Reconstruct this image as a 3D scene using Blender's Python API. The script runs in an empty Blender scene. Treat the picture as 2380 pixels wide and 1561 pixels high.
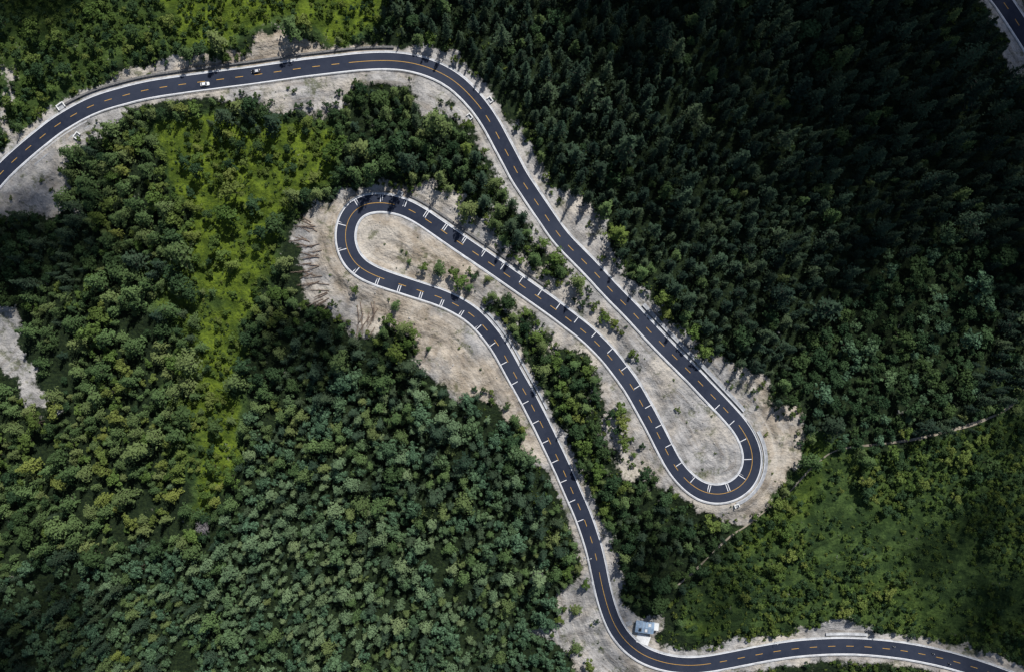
import bpy, bmesh, math, random
import numpy as np
from mathutils import Vector, Matrix
rng = np.random.default_rng(7); random.seed(7)
S = 0.23; H = 540.0; CX = 1190.0; CY = 780.5
EL, AZ = math.radians(54), math.radians(24)
scene = bpy.context.scene
COL = scene.collection

# ------------------------------------------------------------------ helpers
def tag(o, label=None, cat=None, group=None, kind=None):
    if label: o['label'] = label
    if cat: o['category'] = cat
    if group: o['group'] = group
    if kind: o['kind'] = kind
    return o
def mesh_data(name, verts, faces, mats, smooth=False, midx=None):
    me = bpy.data.meshes.new(name)
    me.from_pydata([tuple(map(float, v)) for v in verts], [], [tuple(f) for f in faces])
    for m in (mats if isinstance(mats, (list, tuple)) else [mats]): me.materials.append(m)
    if midx is not None: me.polygons.foreach_set('material_index', np.array(midx, dtype=np.int32))
    if smooth: me.polygons.foreach_set('use_smooth', np.ones(len(me.polygons), dtype=bool))
    me.update()
    return me
def link(name, data, parent=None, loc=(0, 0, 0), rotz=0.0):
    o = bpy.data.objects.new(name, data); COL.objects.link(o)
    o.location = loc; o.rotation_euler = (0, 0, rotz)
    if parent: o.parent = parent
    return o
def empty(name, loc, rotz=0.0):
    o = link(name, None, None, loc, rotz); o.empty_display_size = 0.5
    return o
class MB:
    def __init__(s): s.v = []; s.f = []
    def add(s, vs, fs):
        b = len(s.v); s.v += [tuple(v) for v in vs]; s.f += [tuple(b + i for i in f) for f in fs]; return s
    def box(s, c, d, bev=0.0):
        x, y, z = c; a, b, h = d[0] / 2, d[1] / 2, d[2] / 2
        if bev <= 0:
            vs = [(x+i*a, y+j*b, z+k*h) for k in (-1, 1) for i, j in ((-1, -1), (1, -1), (1, 1), (-1, 1))]
            return s.add(vs, [(3,2,1,0),(4,5,6,7),(0,1,5,4),(1,2,6,5),(2,3,7,6),(3,0,4,7)])
        vs = []
        for k, ins in ((-h, bev), (-h+bev, 0), (h-bev, 0), (h, bev)):
            vs += [(x+i*(a-ins), y+j*(b-ins), z+k) for i, j in ((-1, -1), (1, -1), (1, 1), (-1, 1))]
        fs = [(3,2,1,0),(12,13,14,15)]
        for r in range(3):
            for q in range(4): fs.append((r*4+q, r*4+(q+1)%4, r*4+4+(q+1)%4, r*4+4+q))
        return s.add(vs, fs)
    def tube(s, p0, p1, r0, r1, n=6, cap=True):
        p0 = Vector(p0); p1 = Vector(p1); d = (p1 - p0).normalized()
        a = d.orthogonal().normalized(); b = d.cross(a)
        vs = []
        for p, r in ((p0, r0), (p1, r1)):
            for i in range(n):
                t = 2*math.pi*i/n; vs.append(p + (a*math.cos(t) + b*math.sin(t))*r)
        fs = [(i, (i+1)%n, n+(i+1)%n, n+i) for i in range(n)]
        if cap: fs += [tuple(reversed(range(n))), tuple(range(n, 2*n))]
        return s.add(vs, fs)
    def obj(s, name, mat, parent=None, smooth=False, loc=(0,0,0), rotz=0.0):
        return link(name, mesh_data(name, s.v, s.f, mat, smooth), parent, loc, rotz)
    def data(s, name, mat, smooth=False): return mesh_data(name, s.v, s.f, mat, smooth)

# ------------------------------------------------------------------ materials
def new_mat(name):
    m = bpy.data.materials.new(name); m.use_nodes = True
    nt = m.node_tree; nt.nodes.clear()
    out = nt.nodes.new('ShaderNodeOutputMaterial')
    return m, nt, out
def N(nt, t, **kw):
    n = nt.nodes.new(t)
    for k, v in kw.items(): setattr(n, k, v)
    return n
def mixc(nt, fac, a, b, blend='MIX'):
    n = nt.nodes.new('ShaderNodeMix'); n.data_type = 'RGBA'; n.blend_type = blend
    for sock, val in ((n.inputs[0], fac), (n.inputs[6], a), (n.inputs[7], b)):
        if hasattr(val, 'links'): nt.links.new(val, sock)
        elif isinstance(val, (int, float)): sock.default_value = val
        else: sock.default_value = (*val, 1.0)
    return n.outputs[2]
def mth(nt, op, a, b=None, c=None, clamp=False):
    n = nt.nodes.new('ShaderNodeMath'); n.operation = op; n.use_clamp = clamp
    for i, val in enumerate((a, b, c)):
        if val is None: continue
        if hasattr(val, 'links'): nt.links.new(val, n.inputs[i])
        else: n.inputs[i].default_value = val
    return n.outputs[0]
def noise(nt, vec, scale, detail=4.0, rough=0.6):
    n = N(nt, 'ShaderNodeTexNoise'); n.inputs['Scale'].default_value = scale
    n.inputs['Detail'].default_value = detail; n.inputs['Roughness'].default_value = rough
    nt.links.new(vec, n.inputs['Vector']); return n.outputs['Fac']
def ramp(nt, fac, lo, hi):
    n = N(nt, 'ShaderNodeMapRange'); n.clamp = True; n.interpolation_type = 'SMOOTHSTEP'
    nt.links.new(fac, n.inputs[0]); n.inputs[1].default_value = lo; n.inputs[2].default_value = hi
    return n.outputs[0]
def simple(name, c1, c2, scale=1.0, rough=0.8, metal=0.0, bump=0.0, detail=4.0, spec=0.3):
    m, nt, out = new_mat(name)
    tc = N(nt, 'ShaderNodeTexCoord')
    f = ramp(nt, noise(nt, tc.outputs['Object'], scale, detail, 0.65), 0.3, 0.7)
    b = N(nt, 'ShaderNodeBsdfPrincipled'); nt.links.new(mixc(nt, f, c1, c2), b.inputs['Base Color'])
    b.inputs['Roughness'].default_value = rough; b.inputs['Metallic'].default_value = metal
    b.inputs['Specular IOR Level'].default_value = spec
    if bump:
        bp = N(nt, 'ShaderNodeBump'); bp.inputs['Strength'].default_value = bump; bp.inputs['Distance'].default_value = 0.2
        nt.links.new(noise(nt, tc.outputs['Object'], scale*4, 3), bp.inputs['Height']); nt.links.new(bp.outputs[0], b.inputs['Normal'])
    nt.links.new(b.outputs[0], out.inputs[0]); return m
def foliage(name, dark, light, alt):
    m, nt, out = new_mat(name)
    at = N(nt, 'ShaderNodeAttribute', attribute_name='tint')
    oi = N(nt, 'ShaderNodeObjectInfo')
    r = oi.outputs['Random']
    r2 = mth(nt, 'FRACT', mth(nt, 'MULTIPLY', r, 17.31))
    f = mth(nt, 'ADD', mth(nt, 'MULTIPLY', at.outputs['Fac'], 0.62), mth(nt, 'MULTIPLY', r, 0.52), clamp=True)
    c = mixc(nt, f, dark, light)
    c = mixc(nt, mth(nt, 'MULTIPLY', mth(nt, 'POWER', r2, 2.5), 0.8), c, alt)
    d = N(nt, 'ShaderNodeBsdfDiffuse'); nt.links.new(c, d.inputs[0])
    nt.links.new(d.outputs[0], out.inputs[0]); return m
M = {}
M['shaded_spruce'] = foliage('shaded_needles', (.008,.016,.012), (.024,.042,.030), (.030,.046,.028))  # needle colour darkened to carry the upper-right shade
M['spruce'] = foliage('spruce_needles', (.012,.026,.018), (.046,.074,.046), (.056,.078,.040))
M['pine'] = foliage('pine_needles', (.022,.044,.018), (.094,.150,.056), (.140,.165,.060))
M['gold'] = foliage('yellow_needles', (.034,.058,.014), (.125,.172,.042), (.165,.180,.046))
M['sage'] = foliage('hazy_sage_needles', (.034,.062,.034), (.132,.195,.104), (.155,.195,.088))
M['blue'] = foliage('blue_green_leaves', (.026,.056,.034), (.095,.165,.095), (.095,.145,.062))
M['leaf'] = foliage('green_leaves', (.026,.052,.013), (.105,.165,.044), (.150,.172,.046))
M['deep'] = foliage('deep_leaves', (.012,.028,.015), (.044,.080,.037), (.058,.090,.030))
M['shrub'] = foliage('shrub_leaves', (.022,.044,.011), (.080,.125,.032), (.110,.135,.032))
M['bark'] = simple('bark', (.05,.038,.028), (.10,.08,.062), 3.0, .95)
M['deadwood'] = simple('dead_wood', (.11,.08,.062), (.25,.195,.155), 1.2, .95)
M['greytwig'] = simple('grey_twigs', (.17,.155,.16), (.30,.28,.29), 1.2, .95)
M['concrete'] = simple('pale_concrete', (.28,.285,.295), (.58,.59,.605), 0.22, .9, detail=7)
M['greyconc'] = simple('grey_concrete', (.22,.228,.245), (.38,.39,.405), 0.5, .9, bump=.3, detail=6)
M['stone'] = simple('dark_masonry', (.08,.08,.085), (.20,.195,.19), 1.3, .95, bump=.6)
M['rock'] = simple('pale_rock', (.24,.225,.21), (.46,.435,.41), 1.5, .95, bump=.5)
M['white'] = simple('white_road_paint', (.70,.705,.72), (.83,.835,.85), 0.8, .7)
M['yellow'] = simple('yellow_road_paint', (.50,.28,.05), (.62,.36,.07), 0.8, .7)
M['steel'] = simple('galvanised_steel', (.38,.39,.40), (.52,.53,.54), 2.0, .55, .5)
M['roofblue'] = simple('blue_grey_roof_sheet', (.17,.25,.36), (.28,.38,.50), .6, .6)
M['wall'] = simple('white_render', (.6,.6,.59), (.76,.76,.75), 1.0, .9)
M['glass'] = simple('dark_glass', (.012,.015,.02), (.03,.035,.04), 1.0, .1, spec=.6)
M['carwhite'] = simple('white_car_paint', (.72,.73,.74), (.8,.8,.81), 1.0, .25, spec=.5)
M['carblack'] = simple('black_car_paint', (.006,.006,.008), (.012,.012,.014), 1.0, .2, spec=.5)
M['silver'] = simple('silver_car_paint', (.50,.51,.53), (.60,.61,.63), 1.0, .4, .2)
M['rubber'] = simple('tyre_rubber', (.012,.012,.012), (.025,.025,.025), 4.0, .9)
M['lamp'] = simple('lamp_lens', (.7,.72,.74), (.8,.82,.84), 4.0, .15)
M['red'] = simple('red_lens', (.35,.02,.015), (.45,.03,.02), 4.0, .2)
M['jacket'] = simple('dark_jacket', (.03,.032,.04), (.06,.06,.07), 4.0, .9)
M['cloud'] = simple('cloud_white', (.85,.85,.86), (.9,.9,.9), .05, 1.0)

def asphalt_mat():
    m, nt, out = new_mat('asphalt')
    tc = N(nt, 'ShaderNodeTexCoord'); v = tc.outputs['Object']
    a = ramp(nt, noise(nt, v, .022, 5), .36, .66); b = ramp(nt, noise(nt, v, .4, 6, .7), .3, .75)
    c = mixc(nt, a, (.011,.016,.032), (.027,.034,.055))
    c = mixc(nt, mth(nt, 'MULTIPLY', b, .35), c, (.040,.047,.068))
    p = N(nt, 'ShaderNodeBsdfPrincipled'); nt.links.new(c, p.inputs['Base Color'])
    p.inputs['Roughness'].default_value = .8; p.inputs['Specular IOR Level'].default_value = .2
    nt.links.new(p.outputs[0], out.inputs[0]); return m
M['asphalt'] = asphalt_mat()

def ground_mat():
    m, nt, out = new_mat('mountain_ground')
    tc = N(nt, 'ShaderNodeTexCoord'); v = tc.outputs['Object']
    at = N(nt, 'ShaderNodeAttribute', attribute_name='mask')
    sp = N(nt, 'ShaderNodeSeparateColor'); nt.links.new(at.outputs['Color'], sp.inputs[0])
    E, G, W = sp.outputs[0], sp.outputs[1], sp.outputs[2]
    rd = N(nt, 'ShaderNodeAttribute', attribute_name='road_distance').outputs['Fac']; rs = N(nt, 'ShaderNodeAttribute', attribute_name='road_length').outputs['Fac']
    n1 = noise(nt, v, .034, 5, .65); n2 = noise(nt, v, .13, 6, .65); n3 = noise(nt, v, .7, 4, .7); n4 = noise(nt, v, 2.0, 2, .7)
    def vec(a, b, w):
        n = N(nt, 'ShaderNodeCombineXYZ'); nt.links.new(mth(nt, 'MULTIPLY', rs, a), n.inputs[0])
        nt.links.new(mth(nt, 'ADD', mth(nt, 'MULTIPLY', rd, b), mth(nt, 'MULTIPLY', n2, w)), n.inputs[1]); return n.outputs[0]
    band = noise(nt, vec(.03, .26, .7), 1.0, 3, .5); rill = noise(nt, vec(.26, .05, 1.0), 1.0, 3, .6)
    # vegetation
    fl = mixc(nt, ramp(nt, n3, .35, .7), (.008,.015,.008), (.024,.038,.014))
    gr = mixc(nt, ramp(nt, n2, .36, .64), (.046,.074,.010), (.122,.172,.018))
    gr = mixc(nt, mth(nt, 'MULTIPLY', ramp(nt, n3, .48, .66), .75), gr, (.030,.054,.011))
    gr = mixc(nt, mth(nt, 'MULTIPLY', ramp(nt, n4, .58, .72), .4), gr, (.17,.18,.07))
    dk = mixc(nt, ramp(nt, n2, .40, .62), (.019,.038,.012), (.060,.098,.028))
    dk = mixc(nt, mth(nt, 'MULTIPLY', ramp(nt, n3, .45, .62), .8), dk, (.023,.044,.013))
    dk = mixc(nt, mth(nt, 'MULTIPLY', ramp(nt, n4, .58, .72), .3), dk, (.10,.13,.055))
    gr = mixc(nt, ramp(nt, G, .58, .90), dk, gr)
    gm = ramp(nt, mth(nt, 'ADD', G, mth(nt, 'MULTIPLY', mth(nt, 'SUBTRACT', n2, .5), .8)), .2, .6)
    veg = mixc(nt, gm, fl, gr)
    # bare earth
    tan = mixc(nt, ramp(nt, n2, .35, .65), (.28,.232,.178), (.47,.41,.335))
    gry = mixc(nt, ramp(nt, n2, .35, .65), (.22,.215,.21), (.42,.405,.39))
    ea = mixc(nt, ramp(nt, mth(nt, 'ADD', n1, mth(nt, 'MULTIPLY', mth(nt, 'SUBTRACT', W, .5), .55)), .44, .68), gry, tan)
    ea = mixc(nt, mth(nt, 'MULTIPLY', ramp(nt, band, .55, .66), .5), ea, (.17,.145,.118))
    ea = mixc(nt, mth(nt, 'MULTIPLY', ramp(nt, mth(nt, 'SUBTRACT', 1.0, band), .55, .70), .4), ea, (.54,.50,.44))
    ea = mixc(nt, mth(nt, 'MULTIPLY', ramp(nt, rill, .56, .70), .35), ea, (.18,.155,.135))
    ea = mixc(nt, mth(nt, 'MULTIPLY', ramp(nt, n1, .52, .64), .5), ea, (.55,.515,.46))
    ea = mixc(nt, mth(nt, 'MULTIPLY', ramp(nt, n3, .58, .72), .3), ea, (.16,.14,.125))
    ea = mixc(nt, mth(nt, 'MULTIPLY', ramp(nt, n4, .58, .72), .3), ea, (.52,.51,.50))
    ea = mixc(nt, mth(nt, 'MULTIPLY', ramp(nt, noise(nt, v, .09, 6, .78), .54, .65), .72), ea, (.070,.082,.030))
    em = ramp(nt, mth(nt, 'ADD', E, mth(nt, 'ADD', mth(nt, 'MULTIPLY', mth(nt, 'SUBTRACT', n2, .5), 2.0), mth(nt, 'MULTIPLY', mth(nt, 'SUBTRACT', n3, .5), 1.1))), .36, .68)
    c = mixc(nt, em, veg, ea)
    p = N(nt, 'ShaderNodeBsdfPrincipled'); nt.links.new(c, p.inputs['Base Color'])
    p.inputs['Roughness'].default_value = .95; p.inputs['Specular IOR Level'].default_value = .1
    hgt = mth(nt, 'ADD', mth(nt, 'MULTIPLY', n2, 3.6), mth(nt, 'ADD', mth(nt, 'ADD', mth(nt, 'MULTIPLY', band, 1.6), mth(nt, 'MULTIPLY', rill, .8)), mth(nt, 'MULTIPLY', n3, .4)))
    bp = N(nt, 'ShaderNodeBump'); bp.inputs['Strength'].default_value = .65; bp.inputs['Distance'].default_value = 1.3
    nt.links.new(hgt, bp.inputs['Height']); nt.links.new(bp.outputs[0], p.inputs['Normal'])
    nt.links.new(p.outputs[0], out.inputs[0]); return m
M['ground'] = ground_mat()
M['dirt'] = simple('path_dirt', (.16,.14,.10), (.36,.31,.25), .4, .95, bump=.4)

# ------------------------------------------------------------------ terrain + road geometry
TAB = rng.random((256, 256))
def vnoise(x, y, sc, seed=0):
    x = np.asarray(x)/sc + seed*17.3; y = np.asarray(y)/sc + seed*31.7
    xi = np.floor(x).astype(int); yi = np.floor(y).astype(int); fx = x-xi; fy = y-yi
    fx = fx*fx*(3-2*fx); fy = fy*fy*(3-2*fy)
    g = lambda a, b: TAB[a % 256, b % 256]
    return (g(xi,yi)*(1-fx)+g(xi+1,yi)*fx)*(1-fy) + (g(xi,yi+1)*(1-fx)+g(xi+1,yi+1)*fx)*fy
def hn(x, y):
    x = np.clip(x, -420, 420); y = np.clip(y, -300, 300)
    return 24*y/180 + 4*x/270 + 3.0*np.sin(x/72+1.3)*np.cos(y/60) + 5*(vnoise(x, y, 60, 1)-.5)
def unproj(u, v, h): k = S*(1-h/H); return (u-CX)*k, (CY-v)*k
def proj(x, y, h): k = S*(1-h/H); return x/k+CX, CY-y/k
ROAD = [(-160,640),(-90,530),(-40,455),(-8,414),(25,380),(62,347),(95,320),(128,294),(165,271),(200,252),(240,236),(282,224),(324,213),(365,205),(407,199),(449,193),(490,188),(533,182),(575,177),(617,171),(660,165),(700,159),(742,154),(785,149),(820,145),(860,142),(900,141),(940,144),(975,151),(1005,161),(1040,178),(1070,200),(1095,225),(1118,252),(1140,285),(1155,312),(1168,337),(1186,370),(1205,407),(1228,442),(1250,475),(1274,510),(1298,545),(1326,576),(1356,606),(1385,636),(1412,666),(1440,695),(1469,724),(1497,755),(1525,785),(1555,816),(1586,847),(1617,878),(1645,908),(1672,936),(1697,963),(1720,990),(1738,1020),(1748,1050),(1749,1077),(1742,1102),(1727,1124),(1705,1139),(1680,1147),(1655,1147),(1628,1139),(1602,1121),(1580,1098),(1562,1072),(1548,1045),(1535,1020),(1520,990),(1505,962),(1490,935),(1470,900),(1445,865),(1418,830),(1390,800),(1360,772),(1328,747),(1290,718),(1255,693),(1215,665),(1175,637),(1135,609),(1095,582),(1055,555),(1015,527),(978,502),(947,485),(915,475),(885,471),(857,473),(833,482),(815,500),(805,525),(802,555),(809,585),(823,609),(843,626),(868,639),(900,651),(940,664),(980,677),(1020,690),(1060,708),(1095,730),(1120,753),(1145,783),(1165,812),(1183,845),(1205,885),(1225,920),(1243,955),(1262,992),(1280,1030),(1298,1068),(1315,1105),(1332,1145),(1350,1185),(1365,1225),(1378,1265),(1388,1305),(1396,1345),(1404,1380),(1414,1415),(1428,1450),(1447,1480),(1472,1505),(1500,1523),(1535,1536),(1570,1543),(1610,1545),(1650,1541),(1700,1532),(1750,1522),(1800,1513),(1850,1506),(1900,1502),(1950,1500),(2000,1501),(2050,1505),(2100,1511),(2150,1520),(2200,1531),(2250,1545),(2290,1558),(2340,1576),(2420,1606),(2500,1640)]
ROAD2 = [(2240,-120),(2290,-50),(2330,2),(2360,46),(2398,105),(2450,185),(2500,260)]
def gsmooth(a, sig):
    n = int(sig*3); k = np.exp(-.5*(np.arange(-n, n+1)/sig)**2); k /= k.sum()
    p = np.concatenate([2*a[0]-a[n:0:-1], a, 2*a[-1]-a[-2:-n-2:-1]]); return np.convolve(p, k, 'valid')
def centreline(px):
    P = np.array(px, float); Q = []
    for i in range(len(P)-1):
        p0, p1, p2, p3 = P[max(i-1,0)], P[i], P[i+1], P[min(i+2,len(P)-1)]
        for t in np.linspace(0, 1, 40, endpoint=False):
            Q.append(.5*((2*p1)+(-p0+p2)*t+(2*p0-5*p1+4*p2-p3)*t*t+(-p0+3*p1-3*p2+p3)*t**3))
    Q = np.array(Q); u, v = Q[:,0], Q[:,1]
    for it in range(2):
        if it == 0:
            h = np.zeros(len(u))
            for _ in range(8):
                x, y = unproj(u, v, h); h = hn(x, y)
        x, y = unproj(u, v, h)
        d = np.concatenate([[0], np.cumsum(np.hypot(np.diff(x), np.diff(y)))])
        s = np.arange(0, d[-1], 1.0)
        hs = gsmooth(np.interp(s, d, h), 22.0); h = np.interp(d, s, hs)
    x, y = unproj(u, v, h)
    d = np.concatenate([[0], np.cumsum(np.hypot(np.diff(x), np.diff(y)))]); s = np.arange(0, d[-1], 1.0)
    return np.stack([gsmooth(np.interp(s, d, x), 3.2), gsmooth(np.interp(s, d, y), 3.2), np.interp(s, d, h)], 1)
C1 = centreline(ROAD); C2 = centreline(ROAD2)
def normals(C):
    t = np.gradient(C[:,:2], axis=0); t /= np.linalg.norm(t, axis=1, keepdims=True)
    return np.stack([-t[:,1], t[:,0]], 1), t
N1, T1 = normals(C1); N2, T2 = normals(C2)
CU, CV = proj(C1[:,0], C1[:,1], C1[:,2])
def sidx(u, v): return int(np.argmin((CU-u)**2+(CV-v)**2))

STEP = 1.1
xi = np.arange(-300, 300.01, STEP); yi = np.arange(-206, 206.01, STEP)
ext = np.array([20., 50., 100., 200., 400., 800., 1500.])
xs = np.concatenate([xi[0]-ext[::-1], xi, xi[-1]+ext]); ys = np.concatenate([yi[0]-ext[::-1], yi, yi[-1]+ext])
XX, YY = np.meshgrid(xs, ys)
fx, fy = XX.ravel(), YY.ravel()
SAM = np.concatenate([C1[::2], C2[::2]]).astype(np.float32)
HR = np.zeros(len(fx), np.float32); DR = np.zeros(len(fx), np.float32); RS = np.zeros(len(fx), np.float32)
for a in range(0, len(fx), 8000):
    px = fx[a:a+8000].astype(np.float32); py = fy[a:a+8000].astype(np.float32)
    d2 = (px[:,None]-SAM[None,:,0])**2 + (py[:,None]-SAM[None,:,1])**2 + .3
    w = 1/(d2*.01)**3
    HR[a:a+8000] = (w*SAM[None,:,2]).sum(1)/w.sum(1); DR[a:a+8000] = np.sqrt(d2.min(1)); RS[a:a+8000] = 2.0*d2.argmin(1)
def sstep(x, a, b):
    t = np.clip((x-a)/(b-a), 0, 1); return t*t*(3-2*t)
hnat = hn(fx, fy) + 2.0*(vnoise(fx, fy, 14, 2)-.5) + 1.1*(vnoise(fx, fy, 5, 3)-.5)
hnat = np.where(np.abs(fx) > 300, hn(fx, fy), hnat)
k = sstep(DR, 6.6, 16.0)
HG = (HR-.24)*(1-k) + hnat*k
HG2 = HG.reshape(XX.shape); D2 = DR.reshape(XX.shape)
n0 = len(ext)
HI = HG2[n0:-n0, n0:-n0]; DI = D2[n0:-n0, n0:-n0]
def samp(A, x, y):
    gx = np.clip((np.asarray(x)-xi[0])/STEP, 0, len(xi)-1.001); gy = np.clip((np.asarray(y)-yi[0])/STEP, 0, len(yi)-1.001)
    ix = gx.astype(int); iy = gy.astype(int); ax = gx-ix; ay = gy-iy
    return (A[iy,ix]*(1-ax)+A[iy,ix+1]*ax)*(1-ay) + (A[iy+1,ix]*(1-ax)+A[iy+1,ix+1]*ax)*ay
def ground(u, v):
    u = np.asarray(u, float); v = np.asarray(v, float); h = np.zeros_like(u)
    for _ in range(8):
        x, y = unproj(u, v, h); h = samp(HI, x, y)
    return x, y, h

def pip(u, v, poly):
    r = np.zeros(u.shape, bool); n = len(poly)
    for i in range(n):
        x1, y1 = poly[i]; x2, y2 = poly[(i+1) % n]
        if y1 == y2: continue
        c = ((y1 > v) != (y2 > v)) & (u < (x2-x1)*(v-y1)/(y2-y1)+x1); r ^= c
    return r
SCAR = [(-40,690),(15,710),(45,748),(62,810),(90,875),(125,945),(100,960),(58,915),(25,875),(-40,840)]
EARTH = [
 [(0,430),(60,390),(190,290),(300,235),(420,210),(620,190),(760,175),(900,160),(980,170),(1030,195),(1065,235),(1090,275),(1110,320),(1080,300),(1070,275),(1000,270),(965,250),(960,190),(860,190),(810,230),(760,270),(700,255),(620,285),(560,226),(490,216),(400,232),(310,246),(270,295),(215,325),(180,365),(148,425),(140,470),(200,505),(120,490),(60,460),(0,480)],
 [(160,235),(300,180),(460,130),(560,118),(620,85),(690,68),(730,95),(800,108),(920,100),(1000,102),(1060,130),(1100,165),(1135,210),(1100,240),(980,150),(820,130),(500,185)],
 [(0,440),(60,460),(130,492),(80,505),(30,500),(0,520)],
 [(825,560),(832,515),(870,490),(930,500),(990,540),(1060,590),(1130,640),(1180,680),(1260,740),(1350,800),(1330,835),(1260,790),(1200,735),(1150,700),(1110,720),(1040,690),(960,655),(880,625),(845,605)],
 [(685,560),(710,505),(750,468),(810,440),(900,422),(980,425),(1060,455),(1120,520),(1200,575),(1250,610),(1330,680),(1400,730),(1470,800),(1400,790),(1290,700),(1100,570),(900,460),(800,520),(800,580),(850,640),(960,690),(1060,730),(1130,790),(1190,880),(1260,1000),(1290,1100),(1250,1075),(1190,1040),(1185,960),(1110,920),(1040,905),(980,850),(975,800),(970,765),(900,760),(830,745),(790,710),(700,695),(690,620)],
 [(1130,290),(1180,380),(1260,500),(1350,610),(1460,725),(1640,910),(1710,1000),(1735,1060),(1700,1125),(1640,1130),(1590,1090),(1540,1010),(1470,880),(1400,790),(1310,720),(1260,660),(1240,600),(1230,520),(1180,440),(1110,350)],
 [(1180,280),(1225,300),(1245,360),(1290,430),(1385,480),(1410,550),(1440,630),(1500,685),(1560,735),(1650,825),(1735,862),(1790,925),(1850,955),(1868,1000),(1850,1085),(1828,1130),(1780,1180),(1715,1212),(1655,1205),(1600,1160),(1740,1110),(1720,980),(1560,800),(1300,530),(1200,370)],
 [(1410,830),(1460,890),(1500,980),(1540,1060),(1590,1130),(1650,1180),(1600,1165),(1540,1130),(1480,1095),(1440,1110),(1420,1060),(1400,960),(1380,900),(1330,850)],
 [(1330,1330),(1365,1330),(1400,1420),(1440,1500),(1500,1561),(1500,1600),(1400,1600),(1340,1510),(1240,1475),(1290,1420)],
 [(1395,1230),(1425,1250),(1440,1340),(1440,1390),(1500,1418),(1555,1425),(1545,1470),(1510,1500),(1450,1475),(1405,1380)],
 SCAR,
 [(1930,1450),(2000,1430),(2060,1470),(2250,1505),(2380,1545),(2380,1580),(2200,1520),(2000,1490),(1900,1495),(1780,1500),(1600,1510),(1700,1488),(1850,1478)],
 [(2285,-30),(2320,25),(2345,75),(2320,125),(2345,160),(2390,170),(2420,130),(2330,-30)],
 [(1650,0),(1700,0),(1690,30),(1660,25)],
 [(0,120),(25,150),(35,230),(20,300),(0,310)],
 [(800,700),(860,700),(900,730),(880,790),(830,780)],
]
GRASS = [
 (.95, [(380,-40),(900,-40),(890,90),(760,95),(690,60),(560,110),(440,125),(400,60)]),
 (.66, [(-40,-40),(400,-40),(430,125),(280,175),(150,230),(60,330),(-40,360)]),
 (.95, [(340,295),(460,245),(600,285),(780,290),(800,400),(710,460),(650,560),(640,640),(595,690),(568,800),(555,1000),(512,1180),(438,1200),(458,1000),(480,880),(505,720),(450,600),(430,480),(380,380)]),
 (.52, [(1860,1010),(2000,1045),(2200,1005),(2420,890),(2420,1530),(1900,1470),(1640,1500),(1540,1440),(1560,1370),(1700,1240),(1850,1120)]),
 (.74, [(1870,1005),(1960,1040),(1940,1110),(1880,1190),(1800,1250),(1740,1270),(1700,1240),(1780,1190),(1840,1120)]),
 (.66, [(1850,1400),(2050,1310),(2200,1400),(2250,1480),(2000,1440)]),
 (.64, [(1960,1080),(2120,1060),(2200,1180),(2020,1260)]),
 (.76, [(330,600),(480,620),(500,760),(470,980),(420,1120),(360,1000),(380,780)]),
 (.85, [(1280,400),(1390,480),(1400,560),(1340,520)]),
 (.40, [(2300,860),(2380,700),(2380,900),(2250,990)]),
 (.75, [(1560,1440),(1640,1440),(1700,1490),(1580,1500)]),
]
gu, gv = proj(fx, fy, HG)
pu = gu + 48*(vnoise(fx, fy, 10, 5)-.5) + 36*(vnoise(fx, fy, 3.5, 6)-.5)
pv = gv + 48*(vnoise(fx, fy, 10, 7)-.5) + 36*(vnoise(fx, fy, 3.5, 8)-.5)
earth = np.zeros(len(fx))
for p in EARTH: earth = np.maximum(earth, pip(pu, pv, p)*1.0)
earth = np.maximum(earth, sstep(DR, 10.0+5*(vnoise(fx, fy, 8, 9)-.5), 7.0)*1.0)
GREEN = [[(1290,900),(1330,900),(1400,960),(1420,1060),(1440,1130),(1400,1180),(1350,1090),(1310,990)], [(1060,330),(1110,350),(1180,440),(1200,520),(1190,560),(1130,520),(1090,460),(1050,420)], [(1150,690),(1190,690),(1270,780),(1330,850),(1400,880),(1390,930),(1300,900),(1240,820),(1190,750)], [(1190,470),(1230,520),(1290,590),(1340,650),(1300,650),(1220,590)]]
for p in GREEN: earth = np.where(pip(pu, pv, p) & (DR > 7.6), .2, earth)
grass = np.full(len(fx), .06)
for w, p in GRASS: grass = np.maximum(grass, pip(pu+40*(vnoise(fx, fy, 16, 31)-.5), pv+40*(vnoise(fx, fy, 16, 32)-.5), p)*w)
warm = np.full(len(fx), .50)
warm = np.where(pip(gu, gv, [(0,400),(500,200),(960,160),(1130,300),(960,300),(300,300),(200,520),(0,520)]), .45, warm)
warm = np.where(pip(gu, gv, [(400,180),(440,110),(690,60),(900,90),(880,130)]), 1.0, warm)
warm = np.where(pip(gu, gv, [(820,480),(1100,600),(1080,700),(840,620)]), .95, warm)
warm = np.where(pip(gu, gv, [(690,500),(980,420),(960,460),(800,500),(830,640),(1000,720),(1200,900),(1260,1080),(1000,860),(800,700)]), .85, warm)
warm = np.where(pip(gu, gv, [(1400,740),(1480,740),(1720,1000),(1720,1110),(1600,1090)]), .45, warm)
warm = np.where(pip(gu, gv, [(1740,860),(1880,950),(1850,1150),(1720,1215),(1740,1100),(1760,1020)]), .7, warm)
warm = np.where(pip(gu, gv, [(0,690),(150,960),(0,980)]), .1, warm)
def blur(a, n):
    b = a.reshape(XX.shape).copy()
    for _ in range(n):
        b[1:-1] = (b[:-2]+2*b[1:-1]+b[2:])/4; b[:,1:-1] = (b[:,:-2]+2*b[:,1:-1]+b[:,2:])/4
    return b.ravel()
earth = blur(earth, 5); grass = blur(grass, 12); warm = blur(warm, 14)
EI = earth.reshape(XX.shape)[n0:-n0, n0:-n0]; GI = grass.reshape(XX.shape)[n0:-n0, n0:-n0]
ny, nx = XX.shape
me = bpy.data.meshes.new('ground')
idx = np.arange(nx*ny).reshape(ny, nx)
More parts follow.
